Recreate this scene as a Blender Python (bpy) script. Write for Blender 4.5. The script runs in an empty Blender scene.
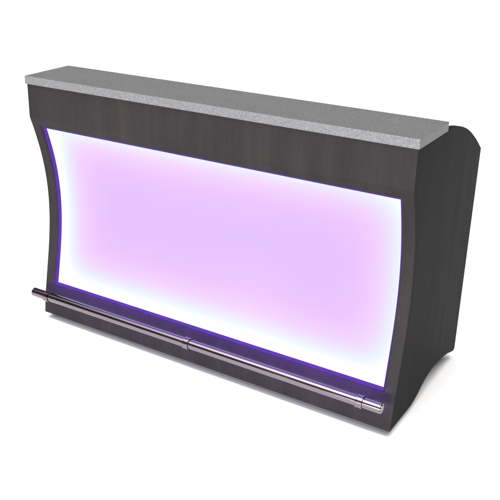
import bpy, bmesh, math
S = bpy.context.scene
C = S.collection

# ------------------------------------------------------------------ sizes (metres)
GAP = 0.028                      # carcass lifted on added feet so a dark contact shadow forms underneath
H = 1.080                        # underside datum to top of countertop
W = 0.8335                       # half width of the body
TOP_T = 0.0330                   # countertop thickness
ZT = H - TOP_T
ZK = 0.908                       # where the upright fascia turns into the curve
OX = 0.787                       # half width of the lit opening
OZ0, OZ1 = 0.1405, 0.8675        # opening bottom / top
BOARD = 0.020
REC = 0.027

def prof(z):                     # depth of the front surface at height z
    t = min(max((ZK - z) / ZK, 0.0), 1.0)
    return 0.3362*t - 0.2312*t*t - 0.4464*t**3 + 0.3487*t**4

# ------------------------------------------------------------------ node helpers
def new_mat(name):
    m = bpy.data.materials.new(name); m.use_nodes = True
    nt = m.node_tree
    return m, nt, nt.nodes['Principled BSDF']
def N(nt, t, **kw):
    n = nt.nodes.new(t)
    for k, v in kw.items():
        if k.startswith('_'): setattr(n, k[1:], v)
        else: n.inputs[k.replace('__', ' ')].default_value = v
    return n
def ramp(nt, stops, fac):
    r = nt.nodes.new('ShaderNodeValToRGB'); el = r.color_ramp.elements
    while len(el) < len(stops): el.new(0.5)
    for e, (p, c) in zip(el, stops):
        e.position = p; e.color = (*c, 1) if len(c) == 3 else c
    nt.links.new(fac, r.inputs['Fac'])
    return r
def coords(nt, scale, kind='Object'):
    tc = nt.nodes.new('ShaderNodeTexCoord'); mp = nt.nodes.new('ShaderNodeMapping')
    mp.inputs['Scale'].default_value = scale
    nt.links.new(tc.outputs[kind], mp.inputs['Vector'])
    return mp.outputs['Vector']
def math_n(nt, op, a, b=None, c=None):
    n = nt.nodes.new('ShaderNodeMath'); n.operation = op
    for i, v in enumerate((a, b, c)):
        if v is None: continue
        if isinstance(v, (int, float)): n.inputs[i].default_value = v
        else: nt.links.new(v, n.inputs[i])
    return n.outputs[0]

# ------------------------------------------------------------------ materials
def wood(name, base, spec=0.05):
    """charcoal stained timber, grain running up and down"""
    m, nt, b = new_mat(name); L = nt.links
    v1 = coords(nt, (16, 16, 1.3)); n1 = N(nt, 'ShaderNodeTexNoise', Scale=1.0, Detail=5.0, Roughness=0.6, Distortion=0.25); L.new(v1, n1.inputs['Vector'])
    v2 = coords(nt, (230, 230, 9.0)); n2 = N(nt, 'ShaderNodeTexNoise', Scale=1.0, Detail=3.0, Roughness=0.65); L.new(v2, n2.inputs['Vector'])
    v3 = coords(nt, (2.6, 2.6, 1.6)); n3 = N(nt, 'ShaderNodeTexNoise', Scale=1.0, Detail=2.0, Roughness=0.5); L.new(v3, n3.inputs['Vector'])
    k = math_n(nt, 'ADD', math_n(nt, 'MULTIPLY', n1.outputs['Fac'], 0.38), math_n(nt, 'MULTIPLY', n2.outputs['Fac'], 0.34))
    k = math_n(nt, 'ADD', k, math_n(nt, 'MULTIPLY', n3.outputs['Fac'], 0.28))
    d = [c*0.76 for c in base]; l = [c*1.32 for c in base]
    l = (l[0]*1.05, l[1]*0.98, l[2]*0.95)
    r = ramp(nt, [(0.36, tuple(d)), (0.50, tuple(base)), (0.66, l)], k)
    L.new(r.outputs['Color'], b.inputs['Base Color'])
    b.inputs['Roughness'].default_value = 0.42
    b.inputs['Specular IOR Level'].default_value = spec
    rr = math_n(nt, 'MULTIPLY_ADD', n1.outputs['Fac'], 0.2, 0.34); L.new(rr, b.inputs['Roughness'])
    bp = N(nt, 'ShaderNodeBump', Strength=0.12, Distance=0.0006); L.new(n2.outputs['Fac'], bp.inputs['Height'])
    L.new(bp.outputs['Normal'], b.inputs['Normal'])
    return m
M_WOOD = wood('charcoal_stained_maple', (0.0242, 0.0211, 0.0212))
M_SIDE = wood('charcoal_stained_maple_shaded', (0.0142, 0.0136, 0.0142), 0.01)  # same maple with the shade of the sides put into its base colour

m, nt, b = new_mat('speckled_grey_solid_surface'); L = nt.links
v = coords(nt, (1, 1, 1))
a = N(nt, 'ShaderNodeTexNoise', Scale=350.0, Detail=2.0, Roughness=0.7); L.new(v, a.inputs['Vector'])
vo = N(nt, 'ShaderNodeTexVoronoi', Scale=440.0); L.new(v, vo.inputs['Vector'])
sep = nt.nodes.new('ShaderNodeSeparateColor'); L.new(vo.outputs['Color'], sep.inputs[0])
fl = N(nt, 'ShaderNodeTexNoise', Scale=9.0, Detail=3.0); L.new(v, fl.inputs['Vector'])
k = math_n(nt, 'ADD', math_n(nt, 'MULTIPLY', a.outputs['Fac'], 0.5), math_n(nt, 'MULTIPLY', sep.outputs[0], 0.42))
k = math_n(nt, 'ADD', k, math_n(nt, 'MULTIPLY', fl.outputs['Fac'], 0.08))
r = ramp(nt, [(0.22, (0.075, 0.075, 0.079)), (0.42, (0.124, 0.123, 0.126)), (0.62, (0.148, 0.148, 0.152)), (0.80, (0.235, 0.235, 0.245))], k)
L.new(r.outputs['Color'], b.inputs['Base Color'])
b.inputs['Roughness'].default_value = 0.5
b.inputs['Specular IOR Level'].default_value = 0.3
M_TOP = m

m, nt, b = new_mat('smoky_polished_metal')
b.inputs['Base Color'].default_value = (0.21, 0.175, 0.195, 1)
b.inputs['Metallic'].default_value = 1.0
b.inputs['Roughness'].default_value = 0.13
v = coords(nt, (5, 30, 30)); n = N(nt, 'ShaderNodeTexNoise', Scale=1.0, Detail=4.0, Roughness=0.6); nt.links.new(v, n.inputs['Vector'])
nt.links.new(math_n(nt, 'MULTIPLY_ADD', n.outputs['Fac'], 0.22, 0.03), b.inputs['Roughness'])
M_METAL = m

# lit acrylic: brightest beside the LED run along its rim, falling off to the middle
PW, PH = 2*OX, 0.75
m, nt, b = new_mat('backlit_acrylic'); L = nt.links
uv = nt.nodes.new('ShaderNodeUVMap'); uv.uv_map = 'UVMap'
sp = nt.nodes.new('ShaderNodeSeparateXYZ'); L.new(uv.outputs['UV'], sp.inputs[0])
U, V = sp.outputs[0], sp.outputs[1]
def falloff(d, amp, ln):
    e = math_n(nt, 'EXPONENT', math_n(nt, 'MULTIPLY', math_n(nt, 'POWER', math_n(nt, 'MAXIMUM', d, 0.0001), 1.0), -1.0/ln))
    return math_n(nt, 'MULTIPLY', e, amp)
dl = math_n(nt, 'MULTIPLY', U, PW); dr = math_n(nt, 'MULTIPLY_ADD', U, -PW, PW)
db = math_n(nt, 'MULTIPLY', V, PH); dt = math_n(nt, 'MULTIPLY_ADD', V, -PH, PH)
PN = 2.2
terms = [math_n(nt, 'POWER', falloff(d_, a_, l_), PN) for d_, a_, l_ in ((dl, 0.90, 0.120), (dr, 0.62, 0.120), (db, 0.95, 0.118), (dt, 0.57, 0.112))]
s = math_n(nt, 'POWER', math_n(nt, 'ADD', math_n(nt, 'ADD', terms[0], terms[1]), math_n(nt, 'ADD', terms[2], terms[3])), 1.0/PN)
r = ramp(nt, [(0.04, (0.725, 0.480, 0.98)), (0.17, (0.80, 0.52, 0.98)), (0.31, (0.85, 0.61, 0.99)), (0.50, (0.81, 0.83, 1.0)), (0.64, (0.90, 0.97, 1.0)), (0.80, (1.0, 1.0, 1.0)), (1.0, (1.0, 1.0, 1.0))], s)
st = math_n(nt, 'ADD', math_n(nt, 'MULTIPLY', math_n(nt, 'MAXIMUM', math_n(nt, 'SUBTRACT', s, 0.6), 0.0), 0.6), 1.0)
L.new(r.outputs['Color'], b.inputs['Emission Color'])
tint = N(nt, 'ShaderNodeMixRGB', _blend_type='MULTIPLY', Fac=1.0); L.new(r.outputs['Color'], tint.inputs[1]); tint.inputs[2].default_value = (1, 1, 1.9, 1)
L.new(tint.outputs[0], b.inputs['Emission Color'])
L.new(st, b.inputs['Emission Strength'])
b.inputs['Base Color'].default_value = (0.02, 0.02, 0.02, 1)
b.inputs['Roughness'].default_value = 0.5
b.inputs['Specular IOR Level'].default_value = 0.1
M_PANEL = m

m, nt, b = new_mat('violet_led_channel'); L = nt.links
b.inputs['Base Color'].default_value = (0.0, 0.0, 0.0, 1)
v = coords(nt, (1, 1, 1)); n = N(nt, 'ShaderNodeTexNoise', Scale=45.0, Detail=2.0); L.new(v, n.inputs['Vector'])
b.inputs['Emission Color'].default_value = (0.140, 0.048, 0.50, 1)
L.new(math_n(nt, 'MULTIPLY_ADD', n.outputs['Fac'], 0.5, 0.65), b.inputs['Emission Strength'])
b.inputs['Roughness'].default_value = 0.6; b.inputs['Specular IOR Level'].default_value = 0.02
M_LED = m

m, nt, b = new_mat('black_rubber'); b.inputs['Base Color'].default_value = (0.015, 0.015, 0.015, 1); b.inputs['Roughness'].default_value = 0.7
M_RUB = m
m, nt, b = new_mat('white_sweep'); L = nt.links
v = coords(nt, (1, 1, 1)); n = N(nt, 'ShaderNodeTexNoise', Scale=3.0, Detail=3.0); L.new(v, n.inputs['Vector'])
r = ramp(nt, [(0.3, (0.86, 0.86, 0.86)), (0.7, (0.88, 0.88, 0.88))], n.outputs['Fac']); L.new(r.outputs['Color'], b.inputs['Base Color'])
b.inputs['Roughness'].default_value = 0.8; b.inputs['Specular IOR Level'].default_value = 0.1
M_FLOOR = m

# ------------------------------------------------------------------ geometry helpers
def obj(name, bm, mat, parent=None, loc=(0, 0, 0), bevel=0, seg=3, smooth=False):
    bmesh.ops.recalc_face_normals(bm, faces=bm.faces)
    me = bpy.data.meshes.new(name); bm.to_mesh(me); bm.free()
    o = bpy.data.objects.new(name, me); C.objects.link(o)
    me.materials.append(mat)
    o.location = loc
    if parent: o.parent = parent
    if smooth:
        for p in me.polygons: p.use_smooth = True
    if bevel:
        md = o.modifiers.new('edge', 'BEVEL'); md.width = bevel; md.segments = seg
        md.limit_method = 'ANGLE'; md.angle_limit = math.radians(40); md.harden_normals = False
    return o
def prism(bm, poly, x0, x1):
    """poly: list of (y,z); extruded along x"""
    A = [bm.verts.new((x0, y, z)) for y, z in poly]; B = [bm.verts.new((x1, y, z)) for y, z in poly]
    bm.faces.new(A); bm.faces.new(B[::-1]); n = len(poly)
    for i in range(n): bm.faces.new((A[i], A[(i+1) % n], B[(i+1) % n], B[i]))
def box(bm, x0, x1, y0, y1, z0, z1):
    prism(bm, [(y0, z0), (y1, z0), (y1, z1), (y0, z1)], x0, x1)
def lathe_x(bm, rings, seg=48, cy=0, cz=0, close=True):
    """rings: (x, radius) along the x axis"""
    P = []
    for x, r_ in rings:
        P.append([bm.verts.new((x, cy + r_*math.cos(2*math.pi*i/seg), cz + r_*math.sin(2*math.pi*i/seg))) for i in range(seg)])
    for a_, b_ in zip(P, P[1:]):
        for i in range(seg): bm.faces.new((a_[i], a_[(i+1) % seg], b_[(i+1) % seg], b_[i]))
    if close: bm.faces.new(P[0]); bm.faces.new(P[-1][::-1])
def lathe_y(bm, rings, cx, cz, seg=32):
    P = []
    for y, r_ in rings:
        P.append([bm.verts.new((cx + r_*math.cos(2*math.pi*i/seg), y, cz + r_*math.sin(2*math.pi*i/seg))) for i in range(seg)])
    for a_, b_ in zip(P, P[1:]):
        for i in range(seg): bm.faces.new((a_[i], a_[(i+1) % seg], b_[(i+1) % seg], b_[i]))
    bm.faces.new(P[0]); bm.faces.new(P[-1][::-1])
def lathe_z(bm, rings, cx, cy, seg=32):
    P = []
    for z, r_ in rings:
        P.append([bm.verts.new((cx + r_*math.cos(2*math.pi*i/seg), cy + r_*math.sin(2*math.pi*i/seg), z)) for i in range(seg)])
    for a_, b_ in zip(P, P[1:]):
        for i in range(seg): bm.faces.new((a_[i], a_[(i+1) % seg], b_[(i+1) % seg], b_[i]))
    bm.faces.new(P[0]); bm.faces.new(P[-1][::-1])
def catmull(pts, n=6):
    out = []
    for i in range(len(pts)-1):
        p0 = pts[max(i-1, 0)]; p1 = pts[i]; p2 = pts[i+1]; p3 = pts[min(i+2, len(pts)-1)]
        for k_ in range(n):
            t = k_/n
            out.append(tuple(0.5*((2*p1[j]) + (-p0[j]+p2[j])*t + (2*p0[j]-5*p1[j]+4*p2[j]-p3[j])*t*t + (-p0[j]+3*p1[j]-3*p2[j]+p3[j])*t**3) for j in (0, 1)))
    out.append(pts[-1]); return out

# ------------------------------------------------------------------ the setting
bm = bmesh.new(); box(bm, -30, 30, -30, 30, -0.1, 0.0)
floor = obj('floor', bm, M_FLOOR); floor['kind'] = 'structure'

# ------------------------------------------------------------------ the bar
bar = bpy.data.objects.new('bar_counter', None); C.objects.link(bar)
bar['label'] = 'charcoal wooden bar counter with glowing violet front panel, grey speckled top and metal foot rail'
bar['category'] = 'bar counter'
Z = (0, 0, GAP)

# countertop
bm = bmesh.new(); box(bm, -W-0.006, W+0.006, -0.007, 0.258, ZT, H)
obj('countertop', bm, M_TOP, bar, Z, bevel=0.0016)

# upright fascia under the countertop
bm = bmesh.new(); box(bm, -W, W, 0.0, BOARD, ZK, ZT-0.0005)
fascia = obj('fascia', bm, M_WOOD, bar, Z)

# curved front frame round the lit opening (one mesh)
def frame_mesh():
    bm = bmesh.new()
    n = 72
    zs = sorted(set([ZK*(i/n) for i in range(n+1)] + [OZ0, OZ1]))
    zs = [z for z in zs if z in (0, ZK, OZ0, OZ1) or min(abs(z-OZ0), abs(z-OZ1)) > 0.004]
    zs = [z for z in zs if not (OZ1 < z < OZ1+0.012)]
    zs[-1] = ZK - 0.00005
    xs = [-W, -OX, OX, W]
    ch = 0.0075  # chamfer added so the lip catches a violet edge from the panel
    def lip(z): return OZ0-1e-6 <= z <= OZ1+1e-6
    F = [[bm.verts.new((x + (ch*(-1 if x < 0 else 1) if abs(x) < W-0.01 else 0), prof(z) if not (abs(z-OZ1) < 1e-6 and abs(x) < W-0.01) else prof(z+ch), z if not (abs(z-OZ1) < 1e-6 and abs(x) < W-0.01) else z+ch)) for x in xs] for z in zs]
    K = [[bm.verts.new((x, prof(z)+0.006, z)) for x in xs[1:3]] if lip(z) else None for z in zs]
    B = [[bm.verts.new((x, prof(z)+BOARD, z)) for x in xs] for z in zs]
    hole = lambda i, j: j == 1 and zs[i] >= OZ0-1e-6 and zs[i+1] <= OZ1+1e-6
    for i in range(len(zs)-1):
        for j in range(3):
            if hole(i, j): continue
            bm.faces.new((F[i][j], F[i][j+1], F[i+1][j+1], F[i+1][j]))
            bm.faces.new((B[i][j], B[i+1][j], B[i+1][j+1], B[i][j+1]))
            if j == 0: bm.faces.new((F[i][0], F[i+1][0], B[i+1][0], B[i][0]))
            if j == 2: bm.faces.new((F[i][3], B[i][3], B[i+1][3], F[i+1][3]))
        if hole(i, 1):
            for a in (0, 1):
                bm.faces.new((F[i][1+a], K[i][a], K[i+1][a], F[i+1][1+a]))
                bm.faces.new((K[i][a], B[i][1+a], B[i+1][1+a], K[i+1][a]))
    i0 = zs.index(OZ0); i1 = zs.index(OZ1)
    for q in (i0, i1):
        bm.faces.new((F[q][1], F[q][2], K[q][1], K[q][0])); bm.faces.new((K[q][0], K[q][1], B[q][2], B[q][1]))
    for j in range(3):
        bm.faces.new((F[0][j], B[0][j], B[0][j+1], F[0][j+1])); bm.faces.new((F[-1][j], F[-1][j+1], B[-1][j+1], B[-1][j]))
    return bm
frame = obj('front_frame', frame_mesh(), M_WOOD, bar, Z)
for o_ in (fascia, frame):                  # ends take the same shade-darkened maple as the side panels
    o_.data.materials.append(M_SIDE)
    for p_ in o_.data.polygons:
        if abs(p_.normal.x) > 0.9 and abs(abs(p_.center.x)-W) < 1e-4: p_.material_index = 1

# lit panel, follows the curve behind the frame, UV = position on the panel
bm = bmesh.new(); uvl = bm.loops.layers.uv.new('UVMap')
e = 0.012; nz = 60; z0, z1 = OZ0-e, OZ1+e
zz = [z0 + (z1-z0)*i/nz for i in range(nz+1)]
def row(dy): return [[bm.verts.new((x, prof(z)+dy, z)) for x in (-OX-e, OX+e)] for z in zz]
Fr, Bk = row(REC), row(REC+0.006)
for i in range(nz):
    f = bm.faces.new((Fr[i][0], Fr[i][1], Fr[i+1][1], Fr[i+1][0])); f.smooth = True
    bm.faces.new((Bk[i][0], Bk[i+1][0], Bk[i+1][1], Bk[i][1]))
    bm.faces.new((Fr[i][0], Fr[i+1][0], Bk[i+1][0], Bk[i][0])); bm.faces.new((Fr[i][1], Bk[i][1], Bk[i+1][1], Fr[i+1][1]))
bm.faces.new((Fr[0][0], Bk[0][0], Bk[0][1], Fr[0][1])); bm.faces.new((Fr[-1][0], Fr[-1][1], Bk[-1][1], Bk[-1][0]))
for f in bm.faces:
    for lp in f.loops:
        c = lp.vert.co; lp[uvl].uv = ((c.x+OX)/(2*OX), (c.z-OZ0)/(OZ1-OZ0))
panel = obj('light_panel', bm, M_PANEL, bar, Z)
panel['label'] = 'glowing violet white panel, curved inwards'

# LED channel lining the opening (four runs, one mesh, a strip thinner than the frame lip)
bm = bmesh.new(); t = 0.003
def curved_run(x0, x1):
    rings = []
    for i in range(nz+1):
        z = OZ0+0.0005 + (OZ1-OZ0-0.001)*i/nz
        rings.append([bm.verts.new(p) for p in ((x0, prof(z)+0.0075, z), (x1, prof(z)+0.0075, z), (x1, prof(z)+REC-0.0008, z), (x0, prof(z)+REC-0.0008, z))])
    for a_, b_ in zip(rings, rings[1:]):
        for k_ in range(4): bm.faces.new((a_[k_], a_[(k_+1) % 4], b_[(k_+1) % 4], b_[k_]))
    bm.faces.new(rings[0]); bm.faces.new(rings[-1][::-1])
curved_run(-OX+0.0003, -OX+t); curved_run(OX-t, OX-0.0003)
for z_, s_ in ((OZ0, 1), (OZ1, -1)):
    y_ = prof(z_)
    za, zb = sorted((z_+s_*0.0003, z_+s_*t))
    box(bm, -OX+t+0.0004, OX-t-0.0004, y_+(0.0035 if s_ > 0 else 0.0075), y_+REC-0.0012, za, zb)
obj('light_strip', bm, M_LED, bar, Z)

# closed housing behind the panel
bm = bmesh.new(); zz2 = [0.02 + (1.0-0.02)*i/40 for i in range(41)]
poly = [(prof(z)+0.055, z) for z in zz2] + [(prof(z)+0.067, z) for z in reversed(zz2)]
prism(bm, poly, -W+0.0225, W-0.0225)
obj('back_board', bm, M_SIDE, bar, Z)

# side panels: curved front edge, rounded shoulder behind the countertop, arched cut-out at the floor
def side_poly():
    front = [(prof(z)+BOARD+0.0004, z) for z in [ZK*i/60 for i in range(61)]]
    top_front = [(BOARD+0.0004, ZT-0.0005)]
    shoulder = catmull([(0.262, ZT-0.0005), (0.300, 1.0470), (0.3654, 1.0395), (0.4376, 1.0225), (0.5232, 0.9903), (0.6181, 0.9388), (0.7030, 0.8820)])
    notch = catmull([(0.7035, 0.0240), (0.7000, 0.0130), (0.6860, 0.0100), (0.6480, 0.0200), (0.6088, 0.0330), (0.5400, 0.0470), (0.4808, 0.0535), (0.4223, 0.0560), (0.3690, 0.0490), (0.3250, 0.0360), (0.2913, 0.0215), (0.2500, 0.0070), (0.2150, 0.0)])
    return front + top_front + shoulder + notch
for s_ in (-1, 1):
    bm = bmesh.new(); x0, x1 = sorted((s_*W, s_*(W-0.022)))
    prism(bm, side_poly(), x0, x1)
    obj('side_panel', bm, M_SIDE, bar, Z, bevel=0.0012)

# levelling feet, added to carry the carcass above the shadow gap
for fx in (-0.72, 0.0, 0.72):
    for fy in (0.10, 0.60):
        if fx == 0.0 and fy > 0.3: continue
        bm = bmesh.new(); lathe_z(bm, [(0.0, 0.020), (0.006, 0.020), (0.007, 0.006), (GAP+0.03, 0.006)], fx, fy)
        obj('levelling_foot', bm, M_RUB, bar)
# bottom shelf that carries the feet
bm = bmesh.new(); box(bm, -W+0.0225, W-0.0225, 0.075, 0.69, 0.058, 0.076)
obj('bottom_shelf', bm, M_SIDE, bar, Z)

# foot rail
RY, RZ, RR = -0.0627, 0.131, 0.0192
bm = bmesh.new(); Lr = 0.8215
rings = [(-Lr, RR-0.0045), (-Lr, RR-0.0012), (-Lr+0.0012, RR), (Lr-0.0012, RR), (Lr, RR-0.0012), (Lr, RR-0.0045)]
lathe_x(bm, rings, 64, RY, RZ)
rail = obj('foot_rail', bm, M_METAL, bar, Z, smooth=True)
rail.data.set_sharp_from_angle(angle=math.radians(35))
for s_ in (-1, 1):
    bm = bmesh.new()
    lathe_x(bm, [(s_*(Lr+0.0002), RR-0.005), (s_*(Lr+0.0025), RR-0.0055), (s_*(Lr+0.0035), RR-0.009)], 48, RY, RZ)
    c = obj('end_cap', bm, M_METAL, rail, smooth=True); c.data.set_sharp_from_angle(angle=math.radians(50))
for cx in (-0.739, 0.0055, 0.741):
    bm = bmesh.new()
    w = 0.0130; R2 = RR+0.0048
    lathe_x(bm, [(cx-w, RR+0.0003), (cx-w, R2-0.001), (cx-w+0.001, R2), (cx-w+0.006, R2), (cx-w+0.0065, R2-0.001), (cx+w-0.0065, R2-0.001), (cx+w-0.006, R2), (cx+w-0.001, R2), (cx+w, R2-0.001), (cx+w, RR+0.0003)], 64, RY, RZ)
    # the arm leaves the collar downwards and back to a small rose on the board
    zb_ = RZ-0.052; yb = prof(zb_)
    import mathutils
    a_ = mathutils.Vector((cx, RY+0.004, RZ-0.004)); b_ = mathutils.Vector((cx, yb+0.001, zb_)); dd = (b_-a_)
    q = mathutils.Vector((0, 0, 1)).rotation_difference(dd.normalized()); R_ = []
    for tt, rr_ in ((0, 0.008), (0.9, 0.008), (0.96, 0.0135), (1.0, 0.0145)):
        R_.append([bm.verts.new(a_ + dd*tt + q @ mathutils.Vector((rr_*math.cos(2*math.pi*i/28), rr_*math.sin(2*math.pi*i/28), 0))) for i in range(28)])
    for p_, q_ in zip(R_, R_[1:]):
        for i in range(28): bm.faces.new((p_[i], p_[(i+1) % 28], q_[(i+1) % 28], q_[i]))
    bm.faces.new(R_[0]); bm.faces.new(R_[-1][::-1])
    c = obj('rail_bracket', bm, M_METAL, rail, smooth=True); c.data.set_sharp_from_angle(angle=math.radians(35))

# ------------------------------------------------------------------ light
world = bpy.data.worlds.new('World'); S.world = world; world.use_nodes = True
wn = world.node_tree; bg = wn.nodes['Background']
WORLD = 1.0
# dark studio under one very large overhead light bank (a soft-edged bright cap of the sky dome)
def lin(*terms):
    acc = None
    for o_, k_ in terms:
        v_ = math_n(wn, 'MULTIPLY', o_, k_); acc = v_ if acc is None else math_n(wn, 'ADD', acc, v_)
    return acc
tc = wn.nodes.new('ShaderNodeTexCoord'); sx = wn.nodes.new('ShaderNodeSeparateXYZ'); wn.links.new(tc.outputs['Generated'], sx.inputs[0])
cap = wn.nodes.new('ShaderNodeMapRange'); cap.interpolation_type = 'SMOOTHSTEP'
wn.links.new(lin((sx.outputs[2], 0.972), (sx.outputs[1], -0.235)), cap.inputs['Value'])
cap.inputs['From Min'].default_value = 0.72; cap.inputs['From Max'].default_value = 0.96
cap.inputs['To Min'].default_value = 0.10; cap.inputs['To Max'].default_value = 6.5
wn.links.new(cap.outputs['Result'], bg.inputs['Strength'])
bg.inputs['Color'].default_value = (1.0, 0.985, 0.965, 1)

def area(name, loc, target, sx_, sy_, power, col=(1, 1, 1)):
    ld = bpy.data.lights.new(name, 'AREA'); ld.shape = 'RECTANGLE'; ld.size = sx_; ld.size_y = sy_; ld.energy = power; ld.color = col
    o = bpy.data.objects.new(name, ld); C.objects.link(o); o.location = loc
    from mathutils import Vector
    o.rotation_euler = (Vector(target)-Vector(loc)).to_track_quat('-Z', 'Y').to_euler()
    return o
area('front_softbox', (0.6, -6.5, 0.85), (0, 0, 0.6), 3.6, 1.1, 590, (0.95, 0.97, 1.0))
area('added_violet_fill', (0, -0.014, 0.146+GAP), (0, 0.03, 0.120+GAP), 1.6, 0.010, 2.7, (0.27, 0.09, 1.0))  # added violet lamp without a fixture, imitates panel glow on the lower board

# ------------------------------------------------------------------ camera
cd = bpy.data.cameras.new('Camera'); cam = bpy.data.objects.new('Camera', cd); C.objects.link(cam)
cam.location = (1.6956, -2.4921, 1.7917 + GAP)
cam.rotation_mode = 'XYZ'; cam.rotation_euler = (1.1797, -0.0045, 0.5896)
cd.sensor_width = 36; cd.lens = 854.94/500*36
cd.shift_x = (250-203.1)/500; cd.shift_y = -(250-239.98)/500
cd.clip_end = 200
S.camera = cam
S.view_settings.view_transform = 'Standard'; S.view_settings.look = 'None'
S.view_settings.exposure = 0; S.view_settings.gamma = 1
S.render.resolution_x = 1024; S.render.resolution_y = 1024
